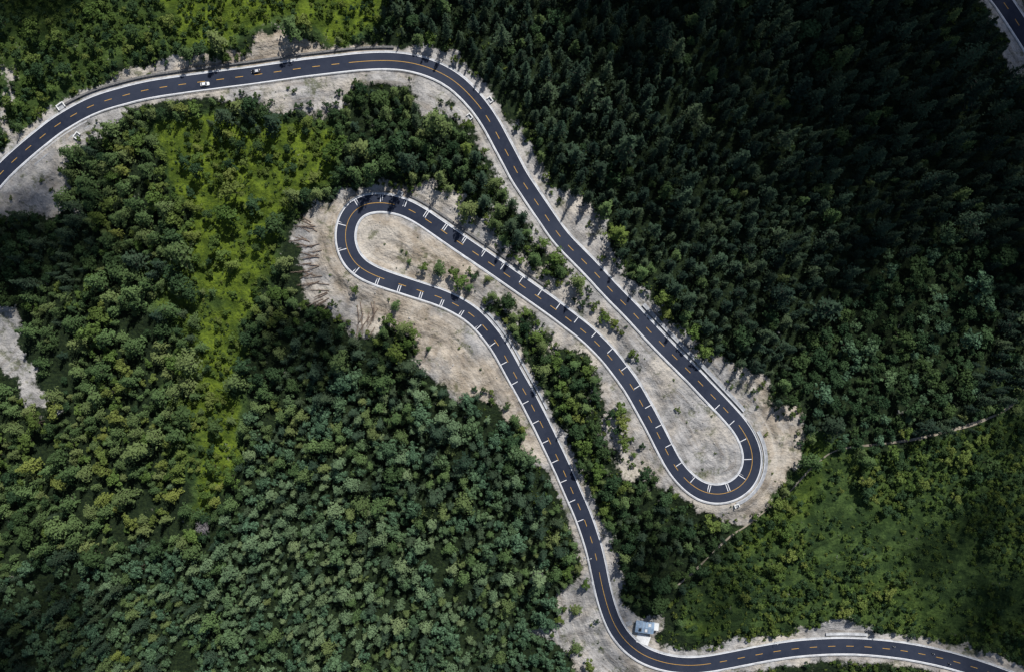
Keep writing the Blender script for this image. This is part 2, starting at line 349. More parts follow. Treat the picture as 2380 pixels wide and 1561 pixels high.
q = np.stack([idx[:-1,:-1], idx[:-1,1:], idx[1:,1:], idx[1:,:-1]], -1).reshape(-1, 4)
me.vertices.add(nx*ny); me.vertices.foreach_set('co', np.stack([fx, fy, HG], 1).astype(np.float32).ravel())
me.loops.add(q.size); me.loops.foreach_set('vertex_index', q.ravel().astype(np.int32))
me.polygons.add(len(q)); me.polygons.foreach_set('loop_start', np.arange(0, q.size, 4, dtype=np.int32))
me.polygons.foreach_set('loop_total', np.full(len(q), 4, dtype=np.int32))
me.polygons.foreach_set('use_smooth', np.ones(len(q), bool))
ca = me.attributes.new('mask', 'FLOAT_COLOR', 'POINT')
ca.data.foreach_set('color', np.stack([earth, grass, warm, np.ones_like(earth)], 1).astype(np.float32).ravel())
for nm_, arr in (('road_distance', DR), ('road_length', RS)):
    a_ = me.attributes.new(nm_, 'FLOAT', 'POINT'); a_.data.foreach_set('value', arr.astype(np.float32))
me.materials.append(M['ground']); me.update(); me.validate()
tag(link('ground', me), 'mountain slope of bare earth, grass and forest floor', 'ground', kind='structure')

# ------------------------------------------------------------------ roads
def wid(C):                                   # half width, a little wider in the hairpins
    t = np.unwrap(np.arctan2(np.gradient(C[:,1]), np.gradient(C[:,0])))
    kk = np.abs(np.gradient(t)); return 4.45 + .75*gsmooth(sstep(kk, .02, .055), 9)
W1 = wid(C1); W2 = np.full(len(C2), 4.6)
def ribbon_geo(C, Nn, prof, a, b):            # prof = list of (offset array or float, dz)
    n = b-a; vs = []
    for o, dz in prof:
        o = (o[a:b] if hasattr(o, '__len__') else np.full(n, o))
        vs.append(np.stack([C[a:b,0]+Nn[a:b,0]*o, C[a:b,1]+Nn[a:b,1]*o, C[a:b,2]+dz], 1))
    m = len(prof); V = np.stack(vs, 1).reshape(-1, 3); F = []
    for i in range(n-1):
        for j in range(m-1):
            F.append((i*m+j, (i+1)*m+j, (i+1)*m+j+1, i*m+j+1))
    return V, F
def ribbon(name, C, Nn, prof, a, b, mat, kind='structure'):
    V, F = ribbon_geo(C, Nn, prof[::-1], a, b)
    o = link(name, mesh_data(name, V, [f[::-1] for f in F], mat))
    if kind: o['kind'] = kind
    return o
L1, L2 = len(C1), len(C2)
tag(ribbon('road', C1, N1, [(W1, 0), (0, .03), (-W1, 0)], 0, L1, M['asphalt']), 'winding dark asphalt mountain road with two hairpin bends', 'road')
tag(ribbon('road', C2, N2, [(W2, 0), (0, .03), (-W2, 0)], 0, L2, M['asphalt']), 'short piece of asphalt road in the top right corner', 'road')
for C, Nn, W, L in ((C1, N1, W1, L1), (C2, N2, W2, L2)):
    for s in (1, -1):
        ss = np.arange(len(C)); kw = .4+.55*vnoise(ss, ss*0, 22, 40+s)
        pr = [(s*(W-.02), -.02), (s*W, .1), (s*(W+kw), .11), (s*(W+kw+.2), -.6)]
        if s > 0: pr = pr[::-1]
        tag(ribbon('road_kerb', C, Nn, pr, 0, L, M['concrete']), 'pale concrete kerb and gutter along the asphalt road', 'kerb')
        lo, hi = (W-.36, W-.06)
        pr = [(hi, .012), (lo, .014)] if s > 0 else [(-lo, .014), (-hi, .012)]
        tag(ribbon('edge_line', C, Nn, pr, 0, L, M['white']), 'white painted line along the edge of the asphalt', 'road marking')
# centre line
mb = MB(); solid = [(sidx(812,146), sidx(1122,258)), (sidx(915,475), sidx(895,650)), (sidx(1718,988), sidx(1585,1104)), (sidx(1394,1330), sidx(1655,1541))]
for a, b in solid:
    V, F = ribbon_geo(C1, N1, [(-.11, .037), (.11, .037)], a, b); mb.add(V, F)
i = 6
while i < L1-6:
    if not any(a-4 < i+2 < b+3 for a, b in solid):
        V, F = ribbon_geo(C1, N1, [(-.12, .037), (.12, .037)], i, i+5); mb.add(V, F)
    i += 10
for i in range(4, L2-6, 10):
    V, F = ribbon_geo(C2, N2, [(-.12, .037), (.12, .037)], i, i+5); mb.add(V, F)
tag(mb.obj('centre_line', M['yellow']), 'yellow centre line, dashed on straights and solid in bends', 'road marking', kind='structure')
# paired transverse bars on the right-hand lane
mb = MB(); i = sidx(1672, 936); end = sidx(1364, 1225)
while i < end:
    for off in (-.55, .55):
        p = C1[i]; t = T1[i]; n_ = N1[i]; w = W1[i]; vs = []
        for a_, o_ in ((-.16, -.45), (.16, -.45), (.16, -(w-.5)), (-.16, -(w-.5))):
            vs.append((p[0]+t[0]*(off+a_)+n_[0]*o_, p[1]+t[1]*(off+a_)+n_[1]*o_, p[2]+.04))
        mb.add(vs, [(3,2,1,0)])
    i += 12
tag(mb.obj('speed_reduction_bars', M['white']), 'pairs of white transverse bars across one lane of the road', 'road marking', kind='structure')
# dirt path
PATH = [(2420,860),(2380,908),(2355,940),(2320,962),(2265,985),(2200,1003),(2150,1015),(2100,1025),(2050,1032),(1990,1040),(1930,1050),(1890,1075),(1860,1110),(1830,1145),(1790,1185),(1740,1220),(1700,1240),(1670,1270),(1640,1300),(1610,1330),(1570,1362)]
pu_ = np.array(PATH, float); tt = np.linspace(0, len(PATH)-1, 420)
uu = gsmooth(np.interp(tt, range(len(PATH)), pu_[:,0]), 7); vv = gsmooth(np.interp(tt, range(len(PATH)), pu_[:,1]), 7)
uu += 12*(vnoise(tt, tt*0, 1.6, 4)-.5); vv += 12*(vnoise(tt, tt*0+9, 1.6, 4)-.5)
gx, gy, gz = ground(uu, vv); CP = np.stack([gx, gy, gz], 1); NP, _ = normals(CP)
PW = np.where(tt < 8, .35+.8*vnoise(tt, tt*0, 1, 3), .08+.58*vnoise(tt, tt*0, .7, 3))
PW = gsmooth(PW, 3)
def drape(C, Nn, o):
    x = C[:,0]+Nn[:,0]*o; y = C[:,1]+Nn[:,1]*o; return np.stack([x, y, samp(HI, x, y)+.14], 1)
A, B_, Cc = drape(CP, NP, -PW), drape(CP, NP, PW*0), drape(CP, NP, PW)
V = np.concatenate([A, B_, Cc]); n = len(A)
F = [(r*n+i, r*n+i+1, (r+1)*n+i+1, (r+1)*n+i) for r in (0, 1) for i in range(n-1)]
tag(link('path', mesh_data('path', V, F, M['dirt'])), 'narrow winding dirt footpath across the right hand slope', 'path', kind='structure')

# ------------------------------------------------------------------ walls, guardrails
def side_wall(a, b, side, o0, o1, z0, z1, mat, label, cap=None):
    if a > b: a, b = b, a
    root = empty('retaining_wall', (0, 0, 0)); tag(root, label, 'wall')
    pts = [(o0, z0), (o0, z1), (o1, z1), (o1, z0)]
    pr = [(side*(W1+o), z) for o, z in pts]
    V, F = ribbon_geo(C1, N1, pr, a, b+1)
    nrow = b+1-a; F = list(F) + [(0, 1, 2, 3), tuple((nrow-1)*4+j for j in (3, 2, 1, 0))]
    link('wall_body', mesh_data('wall_body', V, F, mat), root)
    pr = [(side*(W1+o), z) for o, z in ((o0-.06, z1+.004), (o0-.06, z1+.12), (o0+.38, z1+.12), (o0+.38, z1+.004))]
    V, F = ribbon_geo(C1, N1, pr, a, b+1); F = list(F) + [(0, 1, 2, 3), tuple((nrow-1)*4+j for j in (3, 2, 1, 0))]
    link('coping', mesh_data('coping', V, F, cap or M['concrete']), root)
    return root
side_wall(sidx(165,268), sidx(912,141), 1, 2.0, 3.0, -.9, .9, M['stone'], 'long dark stone wall along the uphill side of the top road', M['stone'])
# the travel direction on the leg leaving the upper hairpin puts its uphill side on the right
side_wall(sidx(935,480), sidx(1262,698), -1, 1.9, 2.9, -.9, .6, M['stone'], 'dark stone wall on the uphill side of the leg leaving the upper hairpin', M['stone'])
side_wall(sidx(1470,728), sidx(1706,972), 1, 1.7, 3.6, -.9, 1.1, M['greyconc'], 'grey concrete wall on the forest side of the long diagonal leg')
side_wall(sidx(55,352), sidx(192,256), -1, 1.4, 4.6, -3.0, -.35, M['greyconc'], 'sloping grey concrete embankment below the road at the left edge')
side_wall(sidx(1098,732), sidx(1246,962), 1, 1.5, 2.7, -.9, .5, M['greyconc'], 'low grey concrete wall on the inner side of the lowest leg')
side_wall(sidx(1922,1501), sidx(2012,1502), 1, 1.8, 3.1, -.9, 1.0, M['concrete'], 'short white concrete wall above the road at the lower right')
side_wall(sidx(1735,1015), sidx(1700,1142), 1, 1.5, 3.4, -.9, .35, M['greyconc'], 'curved grey concrete ledge around the outside of the lower hairpin')
post = MB().box((0, 0, .35), (.14, .14, .9), .02).data('post', M['steel'])
def guardrail(a, b, side, label):
    if a > b: a, b = b, a
    root = empty('guardrail', (0, 0, 0)); tag(root, label, 'guardrail')
    pts = [(.45, .5), (.4, .56), (.46, .64), (.4, .72), (.46, .80), (.54, .80), (.54, .5)]
    V, F = ribbon_geo(C1, N1, [(side*(W1+o), z) for o, z in pts], a, b+1)
    link('rail', mesh_data('rail', V, F, M['steel']), root)
    for i in range(a, b, 4):
        o = W1[i]+.62; p = C1[i]
        link('post', post, root, (p[0]+N1[i,0]*side*o, p[1]+N1[i,1]*side*o, p[2]+.1), math.atan2(T1[i,1], T1[i,0]))
guardrail(sidx(200,252), sidx(860,142), -1, 'steel guardrail on the downhill side of the top road beside the cars')
guardrail(sidx(900,141), sidx(1250,475), -1, 'steel guardrail curving round the inside of the wide upper bend')
guardrail(sidx(1274,510), sidx(1660,923), -1, 'steel guardrail on the downhill side of the long diagonal leg')
guardrail(sidx(1720,990), sidx(1562,1072), 1, 'steel guardrail round the outside of the lower hairpin')
guardrail(sidx(1548,1045), sidx(1175,637), 1, 'steel guardrail on the downhill side of the middle leg')
guardrail(sidx(905,474), sidx(868,639), -1, 'steel guardrail round the outside of the upper hairpin')
guardrail(sidx(900,651), sidx(1205,885), -1, 'steel guardrail on the downhill side of the leg below the upper hairpin')
guardrail(sidx(1225,920), sidx(1396,1345), -1, 'steel guardrail on the forest side of the lowest straight')
guardrail(sidx(1404,1380), sidx(1650,1541), -1, 'steel guardrail round the outside of the bottom bend')
guardrail(sidx(1700,1532), sidx(2250,1545), -1, 'steel guardrail along the road at the lower right edge')

# culvert heads
def culvert(u, v, rot, sx, sy, label):
    x, y, z = map(float, ground(u, v)); r = empty('culvert_head', (x, y, z+.25), rot); tag(r, label, 'culvert')
    MB().box((0, sy/2-.25, .5), (sx, .5, 1.6), .03).box((-sx/2+.22, -.26, .4), (.44, sy-.52, 1.4), .03).box((sx/2-.22, -.26, .4), (.44, sy-.52, 1.4), .03).obj('headwall', M['wall'], r)
    MB().box((0, -.25, -.1), (sx-.9, sy-.55, .25), .02).obj('floor_slab', M['greyconc'], r)
culvert(143, 248, .6, 4.2, 3.0, 'white concrete culvert box above the road near the left edge')
culvert(180, 316, .9, 3.4, 2.4, 'small concrete culvert box below the road near the left edge')
culvert(1139, 233, -.9, 3.2, 2.2, 'concrete culvert box outside the wide upper bend')
culvert(1092, 272, -.9, 3.2, 2.2, 'concrete culvert box inside the wide upper bend')
culvert(931, 450, -.5, 2.8, 2.2, 'concrete culvert box above the upper hairpin')
culvert(1712, 1174, .4, 2.8, 2.0, 'concrete culvert box below the lower hairpin')

# ------------------------------------------------------------------ shed by the bottom bend
bx, by, bz = map(float, ground(1497, 1453))
r = empty('shed', (bx, by, bz), -.12); tag(r, 'small shed with pale blue sheet roof beside the bottom bend', 'shed')
MB().box((0, 0, 1.3), (9.4, 5.8, 2.9), .02).obj('wall', M['wall'], r)
ro = MB()
prof = [(-3.3, 2.78), (0, 3.55), (3.3, 2.78), (3.3, 2.90), (0, 3.67), (-3.3, 2.90)]
vs = [(x, y, z) for x in (-5.1, 5.1) for y, z in prof]
ro.add(vs, [tuple(range(5, -1, -1)), tuple(range(6, 12))] + [(j, (j+1) % 6, 6+(j+1) % 6, 6+j) for j in range(6)])
rf = ro.obj('roof', M['roofblue'], r)
for x in (-3.4, -1.7, 0, 1.7, 3.4):
    m_ = MB(); m_.tube((x, -3.25, 2.95), (x, 0, 3.72), .09, .09, 4); m_.tube((x, 0, 3.72), (x, 3.25, 2.95), .09, .09, 4); m_.obj('seam', M['greyconc'], rf)
MB().box((2.5, 1.5, 3.47), (1.4, 1.5, .35), .03).obj('skylight', M['wall'], rf)
MB().box((-2.5, -1.5, 3.5), (1.4, 1.7, .4), .03).obj('skylight', M['glass'], rf)
MB().box((0.85, -1.7, 3.40), (1.3, 1.6, .35), .03).obj('skylight', M['wall'], rf)
d_ = MB().box((-1, -2.93, 1.05), (1.0, .06, 2.1)).obj('door', M['steel'], r); MB().box((-.6, -2.99, 1.05), (.12, .05, .05)).obj('handle', M['rubber'], d_)
for x in (1.2, 3.0):
    w_ = MB().box((x, -2.93, 1.6), (1.1, .06, 1.0)).obj('window', M['glass'], r); MB().box((x, -2.97, 1.05), (1.3, .14, .08)).obj('sill', M['concrete'], w_)
x, y, z = map(float, ground(1522, 1453)); r = empty('shed', (x, y, z), -.12); tag(r, 'tiny white roofed lean-to at the right end of the blue shed', 'shed')
MB().box((0.4, 0, .95), (2.6, 3.8, 2.1), .02).obj('wall', M['concrete'], r); MB().box((.4, 0, 2.08), (2.9, 4.2, .12), .03).obj('roof', M['wall'], r); MB().box((.4, -1.93, .85), (.9, .05, 1.7)).obj('door', M['steel'], r)
def slab(u, v, sx, sy, rot, mat, label, name='concrete_pad', cat='concrete pad', th=.35):
    x, y, z = map(float, ground(u, v)); o = MB().box((0, 0, .05), (sx, sy, th), .03).obj(name, mat, None, False, (x, y, z+.12), rot)
    tag(o, label, cat); return o
slab(1494, 1484, 7.6, 5.2, -.35, M['wall'], 'white concrete pad just below the blue roofed shed')
slab(1462, 1447, 3.4, 2.6, .4, M['greyconc'], 'small grey slab left of the blue roofed shed')
# pole beside the lower straight
i = sidx(1384, 1290); p = C1[i]; o = -(W1[i]+1.7); q_ = (p[0]+N1[i,0]*o, p[1]+N1[i,1]*o, p[2]-.2)
r = empty('traffic_pole', q_, math.atan2(N1[i,1], N1[i,0])); tag(r, 'white roadside pole with arm reaching over the lowest straight', 'pole')
MB().tube((0,0,0), (0,0,6.2), .14, .09, 8).obj('pole', M['wall'], r); MB().tube((-.2,0,6.0), (3.4,0,6.3), .09, .06, 8).obj('arm', M['wall'], r)
MB().box((3.2, 0, 6.05), (.7, .3, .3), .04).obj('camera_box', M['wall'], r); MB().box((0, 0, .05), (.9, .9, .5), .05).obj('base', M['concrete'], r)
i = sidx(1806, 1512); p = C1[i]; o = (W1[i]+1.3)
r = empty('lamp_post', (p[0]+N1[i,0]*o, p[1]+N1[i,1]*o, p[2]-.2), math.atan2(-N1[i,1], -N1[i,0])); tag(r, 'thin pale post beside the road at the lower right', 'post')
MB().tube((0,0,0), (0,0,5), .1, .06, 8).obj('pole', M['wall'], r); MB().box((.3, 0, 4.95), (.9, .2, .1), .03).obj('head', M['wall'], r)

# ------------------------------------------------------------------ vehicles
def loft(secs):
    mb = MB(); vs = []
    for x, hw, zb, zt in secs:
        ring = [(-hw*.86, zb), (hw*.86, zb), (hw, zb+.16), (hw, zt-.16), (hw*.93, zt-.04), (hw*.8, zt), (-hw*.8, zt), (-hw*.93, zt-.04), (-hw, zt-.16), (-hw, zb+.16)]
        vs += [(x, y, z) for y, z in ring]
    m = 10; k = len(secs)
    fs = [(i*m+j, i*m+(j+1) % m, (i+1)*m+(j+1) % m, (i+1)*m+j) for i in range(k-1) for j in range(m)]
    fs += [tuple(reversed(range(m))), tuple((k-1)*m+j for j in range(m))]
    return mb.add(vs, [f[::-1] for f in fs])
def car(u, v, rev, off, paint, roofpaint, label):
    i = sidx(u, v); p = C1[i]; th = math.atan2(T1[i,1], T1[i,0]) + (math.pi if rev else 0)
    r = empty('car', (p[0]+N1[i,0]*off, p[1]+N1[i,1]*off, p[2]+.03), th); tag(r, label, 'car')
    b = loft([(-2.34,.70,.45,.86),(-2.2,.84,.32,.98),(-1.9,.91,.26,1.02),(-1.2,.93,.22,1.02),(0,.94,.22,1.0),(1.0,.93,.22,.97),(1.7,.90,.24,.9),(2.15,.82,.28,.8),(2.36,.66,.4,.66)]).obj('body', paint, r, True)
    zb, zt = .96, 1.47
    bot = [(-1.95,-.80),(1.1,-.80),(1.1,.80),(-1.95,.80)]; mid = [(-1.35,-.68),(.28,-.68),(.28,.68),(-1.35,.68)]; top = [(-1.25,-.60),(.18,-.60),(.18,.60),(-1.25,.60)]
    vs = [(x,y,zb) for x,y in bot]+[(x,y,zt-.06) for x,y in mid]+[(x,y,zt) for x,y in top]
    fs = [(a+j, a+(j+1)%4, a+4+(j+1)%4, a+4+j) for a in (0,4) for j in range(4)]+[(8,9,10,11)]
    MB().add(vs, fs).obj('cabin', roofpaint, r)
    V_ = [Vector(x) for x in vs]
    def pane(name, a, b_, c, d, k=.86):
        P = [V_[a], V_[b_], V_[c], V_[d]]; ce = sum(P, Vector())/4; nn = (P[1]-P[0]).cross(P[2]-P[0]).normalized()
        MB().add([ce+(q-ce)*k+nn*.012 for q in P], [(0,1,2,3)]).obj(name, M['glass'], r)
    pane('windscreen', 1, 2, 6, 5, .93); pane('rear_window', 3, 0, 4, 7, .92); pane('side_window', 0, 1, 5, 4); pane('side_window', 2, 3, 7, 6)
    for x in (-1.4, 1.42):
        for y in (-.84, .84):
            w = MB().tube((x, y-.12, .33), (x, y+.12, .33), .33, .33, 16).obj('wheel', M['rubber'], r)
            s = 1 if y > 0 else -1
            MB().tube((x, y+s*.1, .33), (x, y+s*.135, .33), .21, .17, 12).obj('rim', M['silver'], w)
    for y in (-.55, .55):
        MB().box((2.2, y, .7), (.3, .34, .13), .03).obj('headlight', M['lamp'], r)
        MB().box((-2.3, y*1.1, .82), (.12, .32, .14), .03).obj('taillight', M['red'], r)
        MB().box((.75, y/.55*1.0, 1.02), (.16, .2, .13), .03).obj('mirror', paint, r)
    return r
car(477, 191, False, -1.6, M['carwhite'], M['carwhite'], 'white car on the top road, left of the dark one')
car(597, 174, True, 1.6, M['carblack'], M['silver'], 'dark car with a silver roof on the top road, right of the white one')

def motorbike(u, v, off, label, rlabel):
    i = sidx(u, v); p = C1[i]; th = math.atan2(T1[i,1], T1[i,0]) + (math.pi if off > 0 else 0)
    loc = (p[0]+N1[i,0]*off, p[1]+N1[i,1]*off, p[2]+.03)
    r = empty('motorcycle', loc, th); tag(r, label, 'motorcycle')
    for x in (-.68, .72):
        w = MB().tube((x, -.07, .31), (x, .07, .31), .31, .31, 16).obj('wheel', M['rubber'], r); MB().tube((x, -.08, .31), (x, .08, .31), .18, .18, 10).obj('rim', M['silver'], w)
    MB().box((0, 0, .48), (.7, .3, .34), .06).tube((.72, .1, .31), (.42, .1, .95), .03, .03, 6).tube((.72, -.1, .31), (.42, -.1, .95), .03, .03, 6).tube((-.68, .1, .31), (-.1, .12, .5), .03, .03, 5).obj('frame', M['steel'], r)
    MB().box((.2, 0, .82), (.5, .34, .26), .09).obj('fuel_tank', M['carblack'], r); MB().box((-.38, 0, .78), (.75, .3, .13), .05).obj('seat', M['rubber'], r)
    MB().tube((.4, -.38, 1.0), (.4, .38, 1.0), .025, .025, 6).obj('handlebar', M['steel'], r); MB().box((.58, 0, .9), (.14, .2, .2), .05).obj('headlight', M['lamp'], r)
    J = {'pel':(-.3,0,.93,.16),'che':(-.12,0,1.25,.17),'nec':(-.04,0,1.47,.07),'hea':(0,0,1.60,.115),'top':(.01,0,1.70,.09)}
    E = [('pel','che'),('che','nec'),('nec','hea'),('hea','top')]
    for s, t in ((1,'l'),(-1,'r')):
        J.update({'sh'+t:(-.08,s*.2,1.38,.075),'el'+t:(.12,s*.32,1.16,.055),'wr'+t:(.36,s*.33,1.04,.04),'ha'+t:(.42,s*.32,1.02,.045),'hi'+t:(-.26,s*.13,.9,.12),'kn'+t:(.16,s*.26,.8,.085),'an'+t:(-.06,s*.24,.38,.055),'to'+t:(.14,s*.24,.33,.045)})
        E += [('che','sh'+t),('sh'+t,'el'+t),('el'+t,'wr'+t),('wr'+t,'ha'+t),('pel','hi'+t),('hi'+t,'kn'+t),('kn'+t,'an'+t),('an'+t,'to'+t)]
    ks = list(J); me = bpy.data.meshes.new('person'); me.from_pydata([J[q][:3] for q in ks], [(ks.index(a), ks.index(b)) for a, b in E], []); me.materials.append(M['jacket'])
    o = link('person', me, None, loc, th); sk = o.modifiers.new('skin', 'SKIN')
    for q, vd in zip(ks, me.skin_vertices[0].data): vd.radius = (J[q][3],)*2; vd.use_root = (q == 'pel')
    sb = o.modifiers.new('sub', 'SUBSURF'); sb.levels = 1; sb.render_levels = 1
    tag(o, rlabel, 'person')
    hm = bmesh.new(); bmesh.ops.create_uvsphere(hm, u_segments=12, v_segments=8, radius=.155); hd = bpy.data.meshes.new('helmet'); hm.to_mesh(hd); hm.free(); hd.materials.append(M['carwhite'])
    link('helmet', hd, o, (.01, 0, 1.66))
motorbike(2076, 1508, 1.8, 'leftmost tiny motorcycle on the road at the lower right', 'rider in dark clothes on the leftmost motorcycle, lower right road')
motorbike(2168, 1524, 1.6, 'middle tiny motorcycle on the road at the lower right', 'rider in dark clothes on the middle motorcycle, lower right road')
motorbike(2207, 1533, -1.8, 'rightmost tiny motorcycle on the road at the lower right', 'rider in dark clothes on the rightmost motorcycle, lower right road')

# ------------------------------------------------------------------ tree prototypes
def leafmesh(name, cen, nor, size, tint, mat):
    cen = np.array(cen); nor = np.array(nor); n = len(cen); size = np.array(size)
    nor /= np.linalg.norm(nor, axis=1, keepdims=True)+1e-9
    r = rng.normal(size=(n, 3)); a = np.cross(nor, r); a /= np.linalg.norm(a, axis=1, keepdims=True)+1e-9; b = np.cross(nor, a)
    V = []
    for ca_, cb_ in ((-1,-.5),(.2,-1),(1,.4),(-.3,1)):
        j = rng.uniform(.65, 1.15, (n, 1)); V.append(cen + (a*ca_+b*cb_*.8)*size[:,None]*j + nor*rng.uniform(-.12, .12, (n,1))*size[:,None])
    V = np.stack(V, 1).reshape(-1, 3); F = np.arange(4*n).reshape(n, 4)
    me = mesh_data(name, V, F.tolist(), mat)
    at = me.attributes.new('tint', 'FLOAT', 'POINT'); at.data.foreach_set('value', np.repeat(np.array(tint, dtype=np.float32), 4))
    return me
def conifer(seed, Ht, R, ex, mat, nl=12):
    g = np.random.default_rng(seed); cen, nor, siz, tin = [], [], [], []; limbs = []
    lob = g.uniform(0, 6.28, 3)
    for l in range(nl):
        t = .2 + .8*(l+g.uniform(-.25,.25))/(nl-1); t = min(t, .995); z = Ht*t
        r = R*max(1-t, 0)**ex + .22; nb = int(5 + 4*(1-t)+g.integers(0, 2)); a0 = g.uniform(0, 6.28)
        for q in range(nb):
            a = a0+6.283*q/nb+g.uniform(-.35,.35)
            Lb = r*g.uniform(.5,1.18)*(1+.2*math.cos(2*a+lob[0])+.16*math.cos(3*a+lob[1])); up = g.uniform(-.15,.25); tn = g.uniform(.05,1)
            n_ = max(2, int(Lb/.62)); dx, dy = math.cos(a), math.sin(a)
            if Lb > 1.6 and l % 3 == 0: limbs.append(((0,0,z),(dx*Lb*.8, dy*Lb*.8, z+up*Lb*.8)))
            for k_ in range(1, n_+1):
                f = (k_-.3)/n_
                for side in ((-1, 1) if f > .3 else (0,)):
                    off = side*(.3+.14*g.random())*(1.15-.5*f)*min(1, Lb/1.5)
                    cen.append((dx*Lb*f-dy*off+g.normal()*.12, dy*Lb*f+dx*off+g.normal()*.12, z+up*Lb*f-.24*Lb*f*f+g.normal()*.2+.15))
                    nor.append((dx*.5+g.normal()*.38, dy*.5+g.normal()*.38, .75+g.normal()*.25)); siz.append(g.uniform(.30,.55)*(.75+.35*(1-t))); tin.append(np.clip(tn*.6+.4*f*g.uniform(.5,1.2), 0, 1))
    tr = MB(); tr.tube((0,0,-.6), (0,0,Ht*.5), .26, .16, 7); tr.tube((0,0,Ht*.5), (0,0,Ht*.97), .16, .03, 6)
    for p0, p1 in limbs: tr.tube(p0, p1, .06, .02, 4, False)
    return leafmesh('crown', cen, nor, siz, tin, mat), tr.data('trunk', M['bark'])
def leafy(seed, Ht, R, nc, per, mat, lsz=.42):
    g = np.random.default_rng(seed); cen, nor, siz, tin = [], [], [], []; tr = MB()
    tr.tube((0,0,-.5), (0,0,Ht*.5), .22*R/3.6, .14*R/3.6, 7)
    st = g.uniform(.72, 1.3)
    for c in range(nc):
        if c == 0: cc = np.array([0,0,Ht*.82]); cr = R*.36
        else:
            a = c*2.399+g.uniform(-.6,.6); rr = R*.80*math.sqrt(c/nc)*g.uniform(.6,1.3); zz = Ht*(.82-.42*(rr/R)**1.6+g.uniform(-.16,.16)); cc = np.array([rr*math.cos(a)*st, rr*math.sin(a)/st, zz]); cr = R*g.uniform(.15,.38)
        tr.tube((0,0,Ht*.42), tuple(cc), .07*R/3.6, .025, 4, False)
        tn = g.uniform(.05,.95)
        for _ in range(int(per*(.5+1.3*cr/R))):
            d = g.normal(size=3); d /= np.linalg.norm(d); d[2] = d[2] if d[2] > -.35 else -d[2]
            rr2 = cr*g.uniform(.68,1.2); cen.append(cc+d*rr2*np.array([1,1,.85])); nor.append(d+g.normal(size=3)*.42); siz.append(lsz*g.uniform(.55,1.2)); tin.append(np.clip(tn+g.uniform(-.3,.3), 0, 1))
    return leafmesh('crown', cen, nor, siz, tin, mat), tr.data('trunk', M['bark'])
SPEC = {}
def add(sp, kind, builder, R, Ht): SPEC.setdefault(sp, dict(kind=kind, v=[]))['v'].append((builder[0], builder[1], R, Ht))
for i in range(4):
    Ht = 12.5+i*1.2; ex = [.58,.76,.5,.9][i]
    for sp, mt, sd in (('shaded_spruce','shaded_spruce',5),('spruce','spruce',10),('pine','pine',20),('gold','gold',30),('sage','sage',100)):
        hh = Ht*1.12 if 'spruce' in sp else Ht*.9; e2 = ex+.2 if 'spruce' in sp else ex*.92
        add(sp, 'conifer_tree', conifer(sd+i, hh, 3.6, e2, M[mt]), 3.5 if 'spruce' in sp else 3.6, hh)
    for sp, mt, sd in (('blue','blue',40),('leaf','leaf',50),('deep','deep',60)):
        add(sp, 'leafy_tree', leafy(sd+i, 8.2+i*.6, 3.7, 13+i*2, 48, M[mt], .46), 3.7, 8.2)
    add('shrub', 'shrub', leafy(70+i, 2.2+.2*i, 1.7, 7+i, 22, M['shrub'], .34), 1.7, 2.3)
    add('dshrub', 'shrub', leafy(80+i, 2.4+.2*i, 1.7, 7+i, 22, M['deep'], .34), 1.7, 2.3)

# ------------------------------------------------------------------ placing vegetation
class T: pass
trees = []
def put(u, v, Rm, sp, label=None, group=None, manual=False):
    vi = int(rng.integers(0, 4)); me_c, me_t, R0, H0 = SPEC[sp]['v'][vi]; sc = Rm/R0
    szs = rng.uniform(.68, 1.3) if SPEC[sp]['kind'] == 'conifer_tree' else rng.uniform(.72, 1.3)
    if manual:
        szs = min(szs, 1.0); f = 1-.6*H0*sc*szs/H; u = CX+(u-CX)*f; v = CY+(v-CY)*f
    t = T(); t.u, t.v, t.R, t.sp, t.vi, t.sc, t.sz = u, v, Rm, sp, vi, sc, sc*szs
    t.kind = SPEC[sp]['kind']; t.label, t.group, t.manual = label, group, manual; t.rot = rng.uniform(0, 6.28); trees.append(t); return t
ORD = ['topmost','second','third','fourth','fifth','sixth','seventh','eighth','ninth','tenth','eleventh','twelfth']
def clump(pts, sp, what, where, group):
    pts = sorted(pts, key=lambda p: p[1])
    for k_, (u, v, r) in enumerate(pts):
        o = 'topmost' if k_ == 0 else ORD[k_]+' from the top'
        s_ = sp if isinstance(sp, str) else sp[k_ % len(sp)]
        put(u, v, r*S, s_, f'{what} {where}, {o}', group, True)
clump([(1105,360,20),(1075,395,19),(1120,410,20),(1090,432,20),(1150,425,18),(1170,450,18),(1125,465,22)], ['spruce','pine'], 'dark conifer', 'in the upper clump between diagonal leg and hairpin', 'upper conifers between diagonal leg and hairpin')
clump([(1160,488,22),(1190,472,16),(1150,518,20),(1188,520,22),(1215,503,18),(1205,548,22),(1172,556,18),(1226,540,12)], ['spruce','pine'], 'dark conifer', 'in the lower clump between diagonal leg and hairpin', 'lower conifers between diagonal leg and hairpin')
clump([(1265,565,15),(1245,600,17),(1290,603,22),(1302,628,18),(1345,655,24),(1270,632,12)], ['leaf','pine'], 'green tree', 'on bare bank beside the diagonal leg', 'scattered trees beside diagonal leg')
clump([(1380,712,13),(1405,738,16),(1428,752,15),(1445,773,11),(1470,822,13),(1575,950,8)], 'shrub', 'green bush', 'on bare earth inside the lower hairpin', 'bushes inside the lower hairpin')
clump([(950,608,7),(985,620,13),(1020,624,18),(1055,635,17),(1072,656,18),(1090,668,12),(1133,648,10)], ['pine','leaf'], 'small green tree', 'on earth inside the upper hairpin', 'trees inside the upper hairpin')
